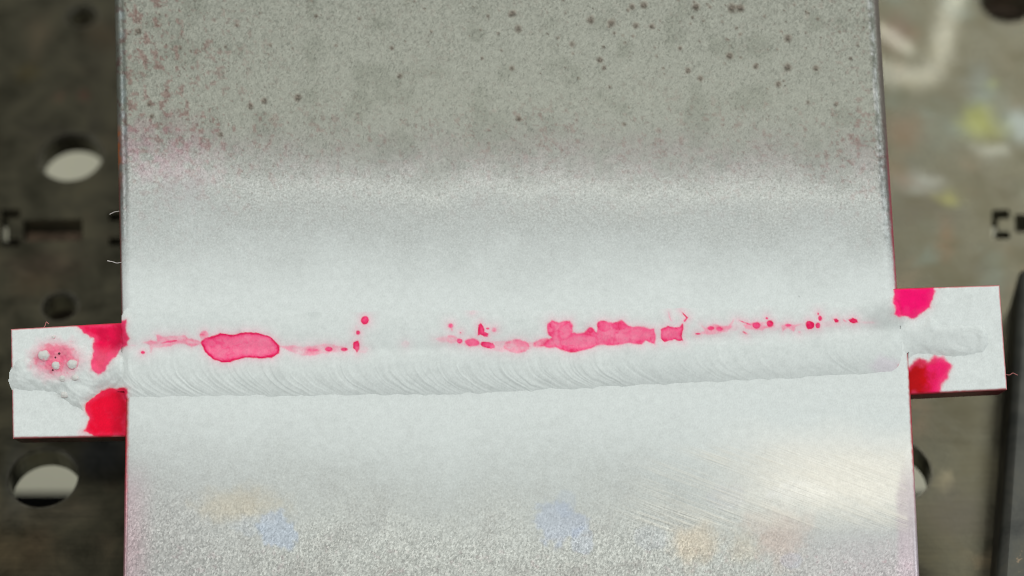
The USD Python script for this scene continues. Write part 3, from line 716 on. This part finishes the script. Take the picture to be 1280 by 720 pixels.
wcol = mixc(wcol, sst(-0.2, 0.6, nz(X, Y, 120, 3, 94)) * 0.35, lin(204, 212, 210))
wcol = mixc(wcol, sst(0.55, 0.7, n3) * sst(0, 0.4, nz(X, Y, 40, 2, 93)) * 0.3, lin(168, 172, 168))
wcol = mixc(wcol, 0.35 * sst(16, 6, np.hypot((X - 1105) / 1.6, Y - 457) + 5 * n2), lin(226, 206, 224))
wcol = mixc(wcol, dd, dc)
wcov = np.ones(X.shape)
wwet = sst(0.3, 1, dd) * 0.7
# pink bleed on the left tab, deep wet dye where the coat never reached
TAB_RED_L1 = [(94, 406), (120, 403), (158, 400), (160, 432), (148, 438), (139, 450), (131, 465), (122, 469), (114, 463), (112, 450), (118, 437), (116, 424), (104, 416)]
TAB_RED_L2 = [(106, 506), (114, 497), (126, 488), (140, 485), (160, 486), (160, 546), (120, 546), (106, 538), (110, 524)]
TAB_RED_R1 = [(1118, 354), (1169, 356), (1166, 370), (1163, 385), (1152, 394), (1140, 397), (1118, 393)]
TAB_RED_R2 = [(1124, 458), (1137, 459), (1150, 450), (1160, 453), (1168, 446), (1180, 450), (1187, 456), (1184, 472), (1176, 484), (1172, 495), (1124, 497)]
def pinks(X, Y, col, wet, cov):
    nn, nf = nz(X, Y, 9, 3, 95), nz(X, Y, 3.5, 2, 96)
    col = mixc(col, 0.42 * sst(34, 4, np.hypot((X - 1112) / 1.5, (Y - 397) * 1.2) + 9 * nn) * sst(1150, 1122, X), lin(158, 164, 162))
    col = mixc(col, 0.35 * sst(30, 8, np.hypot((X - 1180) / 2.2, Y - 425) + 8 * nn), lin(196, 202, 200))
    halo = sst(1.25, 0.45, np.hypot((X - 70) / 36, (Y - 449) / 27) + 0.3 * nn + 0.12 * nf)
    col = mixc(col, halo * 0.8 * (0.5 + 0.5 * sst(-0.5, 0.4, nf + nn)), lin(240, 130, 160))
    col = mixc(col, 0.6 * sst(1.05, 0.6, np.hypot((X - 70) / 27, (Y - 447) / 19) + 0.6 * nn + 0.3 * nf), lin(238, 64, 116))
    col = mixc(col, 0.5 * sst(8, 3, np.hypot((X - 108) / 2.0, Y - 541) + 3 * nn), lin(240, 190, 200))
    for i, poly in enumerate((TAB_RED_L1, TAB_RED_L2, TAB_RED_R1, TAB_RED_R2)):
        dd = sdf(X, Y, poly) + 3.6 * nn + 1.0 * nf
        m = sst(-5.0 if i == 3 else -2.2, 1.6, dd)
        base = [lin(248, 8, 78), lin(246, 0, 52), lin(255, 0, 112), lin(205, 0, 12)][i]
        cc = np.tile(base, X.shape + (1,))
        if i == 0:
            cc = mixc(cc, sst(430, 446, Y + 5 * nn) * 0.8, lin(240, 96, 130))
            cc = mixc(cc, sst(0.2, 0.6, nn) * 0.5, lin(240, 90, 120))
        if i == 2:
            cc = mixc(cc, sst(-0.1, 0.5, nn) * 0.35, lin(248, 60, 130))
        if i == 3:
            cc = mixc(cc, sst(1152, 1176, X + 16 * nn), lin(246, 30, 108))
        cc = mixc(cc, sst(0.1, 0.6, nz(X, Y, 18, 2, 97 + i)) * 0.5, np.array(base) * 0.62)
        cc = mixc(cc, sst(26, 0, np.abs(X - (156 if i < 2 else 1138))) * (0.45 if i != 2 else 0.0), np.array(base) * 0.5)  # shade beside the plate edge, painted in as darker dye
        cc = mixc(cc, sst(0.25, 0.6, nz(X, Y, 6, 3, 117 + i)) * 0.04, lin(255, 90, 140))
        thin = sst(9, 0, dd + 3 * nn) * (0.45 if i in (0, 3) else 0.25)
        cc = mixc(cc, thin, lin(250, 90, 140))
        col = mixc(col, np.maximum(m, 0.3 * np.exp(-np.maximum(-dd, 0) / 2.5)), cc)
        wet = np.maximum(wet, m * 0.9)
    return col, wet, cov
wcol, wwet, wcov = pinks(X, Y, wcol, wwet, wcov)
redw = np.maximum.reduce([sst(-0.8, 0.8, sdf(X, Y, p) + 3.6 * nz(X, Y, 9, 3, 95) + 1.0 * nz(X, Y, 3.5, 2, 96)) for p in (TAB_RED_L1, TAB_RED_L2, TAB_RED_R1, TAB_RED_R2)])
dg = np.where(redw > 0.5, 9 + (X > 600), dg)
at = dict(col=wcol.reshape(-1, 3), cov=wcov.ravel(), wet=wwet.ravel(), scr=np.zeros(X.size))
fg = dg.ravel()[f]
fgroup = np.where((fg >= 0).sum(1) >= 2, fg.max(1), -1)
weld = raw('weld_bead', v, f[fgroup == -1], n, M_coat, coupon, **at)
tag(weld, 'white-coated weld bead of fine crescent ripples')
names = {0: 'large oval magenta stain with a darker rim', 1: 'pale pink streak running left from the oval stain', 2: 'pale pink streak running right from the oval stain', 3: 'small magenta dots one above another',
         4: 'small magenta spots above the start of the long stain', 5: 'long lobed pink stain in the middle of the weld', 6: 'thin branching pink stain right of the long one', 7: 'row of blotchy pink spots',
         8: 'last few dark pink dots towards the right', 9: 'wet red dye on the side of the weld at the left tab', 10: 'wet red dye on the side of the weld at the right tab'}
for g in range(11):
    ff = f[fgroup == g]
    if len(ff):
        tag(raw('dye_stain', v, ff, n, M_coat, weld, **at), names[g])

# ------------------------------------------------------------------ run-off tabs
def tab(corners, wtop, labels, reds, under, thick=9.0, notch=()):
    q = np.array([uv_of(*p, wtop * MM) for p in corners])
    N = 150
    s = np.linspace(0, 1, N)
    S, T = np.meshgrid(s, s)
    uv = ((1 - S) * (1 - T))[..., None] * q[0] + (S * (1 - T))[..., None] * q[1] + (S * T)[..., None] * q[2] + ((1 - S) * T)[..., None] * q[3]
    wid, hei = np.linalg.norm(q[1] - q[0]) / MM, np.linalg.norm(q[3] - q[0]) / MM
    r = 0.5
    de = np.minimum(np.minimum(S, 1 - S) * wid, np.minimum(T, 1 - T) * hei)
    w = np.where(de < r, -r + np.sqrt(np.maximum(r * r - (r - de) ** 2, 0)), 0)
    X, Y = pix(uv[..., 0], uv[..., 1], np.full(S.shape, wtop * MM))
    w = w + 0.04 * nz(X, Y, 12, 3, 101) + 0.012 * nz(X, Y, 3, 2, 102)
    col = np.tile(DEV, X.shape + (1,))
    col = mixc(col, sst(0.2, 0.7, nz(X, Y, 24, 3, 103)) * 0.2, lin(198, 204, 200))
    wet, cov = np.zeros(X.shape), np.ones(X.shape)
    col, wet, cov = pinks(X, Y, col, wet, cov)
    rim = sst(0.42, 0.05, de + 0.1 * nz(X, Y, 5, 2, 104))
    col = mixc(col, rim * 0.85, lin(206, 60, 70))
    red = np.zeros(X.shape)
    ridx = np.full(X.shape, -1)
    for i, p in enumerate(reds):
        m = sdf(X, Y, p) + 3.6 * nz(X, Y, 9, 3, 95) + 1.0 * nz(X, Y, 3.5, 2, 96)
        ridx[m > 0] = i
    v = np.concatenate([uv.reshape(-1, 2), (W0 + (wtop + w) * MM).reshape(-1, 1)], 1)
    f = grid_faces(*X.shape)
    n = normals(v, f)
    at = dict(col=col.reshape(-1, 3), cov=cov.ravel(), wet=wet.ravel(), scr=np.zeros(X.size))
    fr = ridx.ravel()[f]
    fg = np.where((fr >= 0).sum(1) >= 2, fr.max(1), -1)
    p = raw('run_off_tab', v, f[fg == -1], n, M_coat, coupon, **at)
    tag(p, labels[0])
    for i in range(len(reds)):
        if (fg == i).any():
            tag(raw('dye_stain', v, f[fg == i], n, M_coat, p, **at), labels[1 + i])
    i = np.arange(N * N).reshape(N, N)
    ring = np.concatenate([i[0, :-1], i[:-1, -1], i[-1, :0:-1], i[:0:-1, 0]])
    top = v[ring]
    k = len(ring)
    lo = top.copy()
    lo[:, 2] = W0 + (wtop - thick) * MM
    md = top.copy()
    md[:, 2] -= 0.8 * MM
    a, b = np.arange(k), np.roll(np.arange(k), -1)
    quads = lambda o1, o2: np.vstack([np.stack([a + o1, a + o2, b + o2], 1), np.stack([a + o1, b + o2, b + o1], 1)])[:, ::-1]
    sv = np.vstack([top, md, lo, lo.mean(0)[None]])
    cap = np.stack([np.full(k, 3 * k), b + 2 * k, a + 2 * k], 1)[:, ::-1]
    body = trimesh.Trimesh(sv, np.vstack([quads(0, k), quads(k, 2 * k), cap]), process=False)
    if body.face_normals[-k:, 2].mean() > 0:
        body.invert()
    rc = col.reshape(-1, 3)[ring]
    rx_, ry_ = X.ravel()[ring], Y.ravel()[ring]
    nn = nz(rx_, ry_, 14, 2, 105)
    m1 = rc * 0.0 + under
    m1 = mixc(m1, sst(0.0, 0.4, nn) * 0.5, lin(172, 40, 60))
    sc = np.vstack([rc, m1, m1 * 0.7, under[None] * 0.6])
    cv = np.concatenate([np.full(k, 0.9), np.full(2 * k + 1, 0.35)])
    obj('side_face', (body.vertices, body.faces), M_coat, p, False, col=sc, cov=cv, wet=cv * 0, scr=cv * 0)
    return p

tabl = tab([(13, 411), (170, 402), (170, 545.5), (15.5, 548)], LEFT_TAB_W, ['left run-off tab with pink crater and beads of spatter', 'red dye in the upper corner against the plate', 'bright red dye in the lower corner against the plate'], [TAB_RED_L1, TAB_RED_L2], lin(104, 70, 58))
tabr = tab([(1112, 360.5), (1250, 356), (1259.5, 487), (1118, 494)], RIGHT_TAB_W, ['right run-off tab with a smooth oval crater', 'magenta dye in the upper corner against the plate', 'dark red dye in the lower corner against the plate'], [TAB_RED_R1, TAB_RED_R2], lin(150, 48, 62))

# beads of spatter on the left tab
for k, (x, y, r) in enumerate(BEADS):
    h = float(weld_height(np.array([[x]]), np.array([[y]]))[0, 0])
    h = max(h, LEFT_TAB_W)
    b = trimesh.creation.icosphere(3, 1.0)
    bv = b.vertices * np.array([1.0, 0.92, 0.5]) * r / 6.55 * MM
    bv = bv * (1 + 0.3 * nz(b.vertices[:, 0] + k * 5, b.vertices[:, 1] + b.vertices[:, 2], 0.8, 2, k)[:, None])
    cuv = uv_of(x, y)
    bv = bv + np.array([cuv[0], cuv[1], W0 + (h - 0.12 * r / 6.55) * MM])
    bc = np.tile(lin(212, 213, 208), (len(bv), 1))
    low_ = sst(0.75, 0.2, b.vertices[:, 2] + 0.5 * nz(b.vertices[:, 0] * 2 + k, b.vertices[:, 1] * 2, 0.7, 2, k))
    bc = mixc(bc, low_ * (0.7 if y < 465 else 0.1), lin(238, 110, 146))
    obj('spatter_bead', trimesh.Trimesh(bv, b.faces, process=False), M_coat, tabl, True, col=bc, cov=np.ones(len(bv)), wet=np.full(len(bv), 0.3), scr=np.zeros(len(bv)))
# pinholes in the crater
for x, y, r in [(73.5, 441.5, 1.5), (68.5, 446.5, 1.3), (66, 462.5, 1.2)]:
    h = float(weld_height(np.array([[x]]), np.array([[y]]))[0, 0])
    b = trimesh.creation.icosphere(2, r / 6.55 * MM)
    b.vertices[:, 2] *= 0.4
    cuv = uv_of(x, y)
    b.apply_translation([cuv[0], cuv[1], W0 + h * MM])
    obj('pinhole', b, M_hole, tabl)

# ------------------------------------------------------------------ block that props up the far end
vfar = (uv_of(640, -90)[1])
pz = P0 + EV * vfar - EN * THICK
blk = trimesh.creation.box([0.09, 0.022, pz[2] - 0.001])
blk.apply_translation([0, pz[1], (pz[2] - 0.001) / 2 - 0.0045 + 0.0045])
bv = blk.vertices.copy()
topv = bv[:, 2] > pz[2] / 2
bv[topv, 2] = pz[2] + (bv[topv, 1] - pz[1]) * math.tan(PLATE_TILT) - 0.0004
tag(obj('prop_block', trimesh.Trimesh(bv, blk.faces, process=False), M_block), 'grey steel block propping up the far end of the plate', 'block')

# ------------------------------------------------------------------ dark flat bar at the right edge
M_bar = mat('dark_bar_steel', {
    'tc': ('texture_coordinate', {}),
    'n': ('noise_texture', {'scale': 60.0, 'detail': 5.0, 'roughness': 0.7, 'distortion': 0.5}),
    'r': ('rgb_ramp', {'ramp': [(0.3, tuple(lin(44, 48, 46))), (0.55, tuple(lin(76, 78, 72))), (0.66, tuple(lin(84, 84, 74))), (0.72, tuple(lin(160, 138, 110)))]}),
    'f': ('noise_texture', {'scale': 1200.0, 'detail': 3.0}),
    'b': ('bump', {'distance': 0.00005, 'strength': 0.5}),
    'p': ('principled_bsdf', {'roughness': 0.5, 'metallic': 0.3}),
}, [('tc.object', 'n.vector'), ('n.fac', 'r.fac'), ('r.color', 'p.base_color'), ('tc.object', 'f.vector'), ('f.fac', 'b.height'), ('b.normal', 'p.normal')])
BH = 0.012
p_far, p_near = on_table(1263, 372), on_table(1236, 735)
dirv = (p_far - p_near) / np.linalg.norm(p_far - p_near)
nrm = np.array([dirv[1], -dirv[0]])
ln = np.linalg.norm(p_far - p_near)
bw = 0.03
sec = Polygon([(0.0, 0), (bw, 0), (bw, BH), (0, BH)]).buffer(-0.0015).buffer(0.0015, 6)
bar = trimesh.creation.extrude_polygon(sbox(0, -0.02, bw, ln).buffer(-0.003).buffer(0.003, 6), BH, engine='earcut')
mfb = m3.Manifold.hull_points(np.vstack([np.array([[x, y, z] for x, y in np.array(sbox(i, -0.02 + i, bw - i, ln - i).buffer(-0.0025).buffer(0.0025, 6).exterior.coords)]) for z, i in ((0, 0.0008), (0.0008, 0), (BH - 0.0018, 0), (BH - 0.0006, 0.0006), (BH, 0.0018))]))
hm = mfb.to_mesh()
hv = np.asarray(hm.vert_properties[:, :3], float)
wv = np.stack([p_near[0] + hv[:, 0] * nrm[0] + hv[:, 1] * dirv[0], p_near[1] + hv[:, 0] * nrm[1] + hv[:, 1] * dirv[1], hv[:, 2] + 0.0002], -1)
bmesh = trimesh.Trimesh(wv, np.asarray(hm.tri_verts), process=False)
tag(obj('steel_bar', bmesh, M_bar, None, 40), 'dark stained flat steel bar lying at the right edge of the table', 'bar')

# ------------------------------------------------------------------ stray fibres caught on the edges
def fibre(name, pts, w, rad, m, label):
    path = []
    for x, y in pts:
        u = uv_of(x, y, w)
        path.append(P0 + np.array([1, 0, 0]) * u[0] + EV * u[1] + EN * w)
    path = np.array(path)
    tt = np.linspace(0, 1, len(path))
    fine = np.stack([np.interp(np.linspace(0, 1, 24), tt, path[:, k]) for k in range(3)], 1)
    for k in range(3):
        fine[1:-1, k] = (fine[:-2, k] + fine[1:-1, k] + fine[2:, k]) / 3
    vs, fs = [], []
    for i in range(len(fine)):
        dd = fine[min(i + 1, 23)] - fine[max(i - 1, 0)]
        dd /= np.linalg.norm(dd)
        a = np.cross(dd, [0.3, 0.2, 0.9]); a /= np.linalg.norm(a)
        b = np.cross(dd, a)
        for k in range(6):
            vs.append(fine[i] + rad * (math.cos(k * math.pi / 3) * a + math.sin(k * math.pi / 3) * b))
    for i in range(23):
        for k in range(6):
            p, q = i * 6 + k, i * 6 + (k + 1) % 6
            fs += [(p, q, q + 6), (p, q + 6, p + 6)]
    fs += [(0, k + 1, k) for k in range(1, 5)] + [(138, 138 + k, 139 + k) for k in range(1, 5)]
    tag(obj(name, (np.array(vs), np.array(fs)), m, None, True), label, 'fibre')
fibre('stray_fibre', [(137, 268), (143, 265), (149, 264)], -0.0024, 0.00007, M_fibre, 'short pale fibre sticking out of the upper left edge of the plate')
fibre('stray_fibre', [(134, 326), (140, 327), (146, 329), (152, 328)], -0.0012, 0.00008, M_fibre, 'pale fibre with a white speck at the left edge of the plate')
fibre('stray_fibre', [(1255, 468), (1262, 469), (1266, 466), (1272, 469)], -0.0016, 0.00007, M_redfibre, 'tiny pinkish fibre on the right end of the right tab')
fibre('stray_fibre', [(50, 414), (56, 408), (58, 402), (61, 405)], -0.0018, 0.00007, M_redfibre, 'tiny curled fibre on the top edge of the left tab')
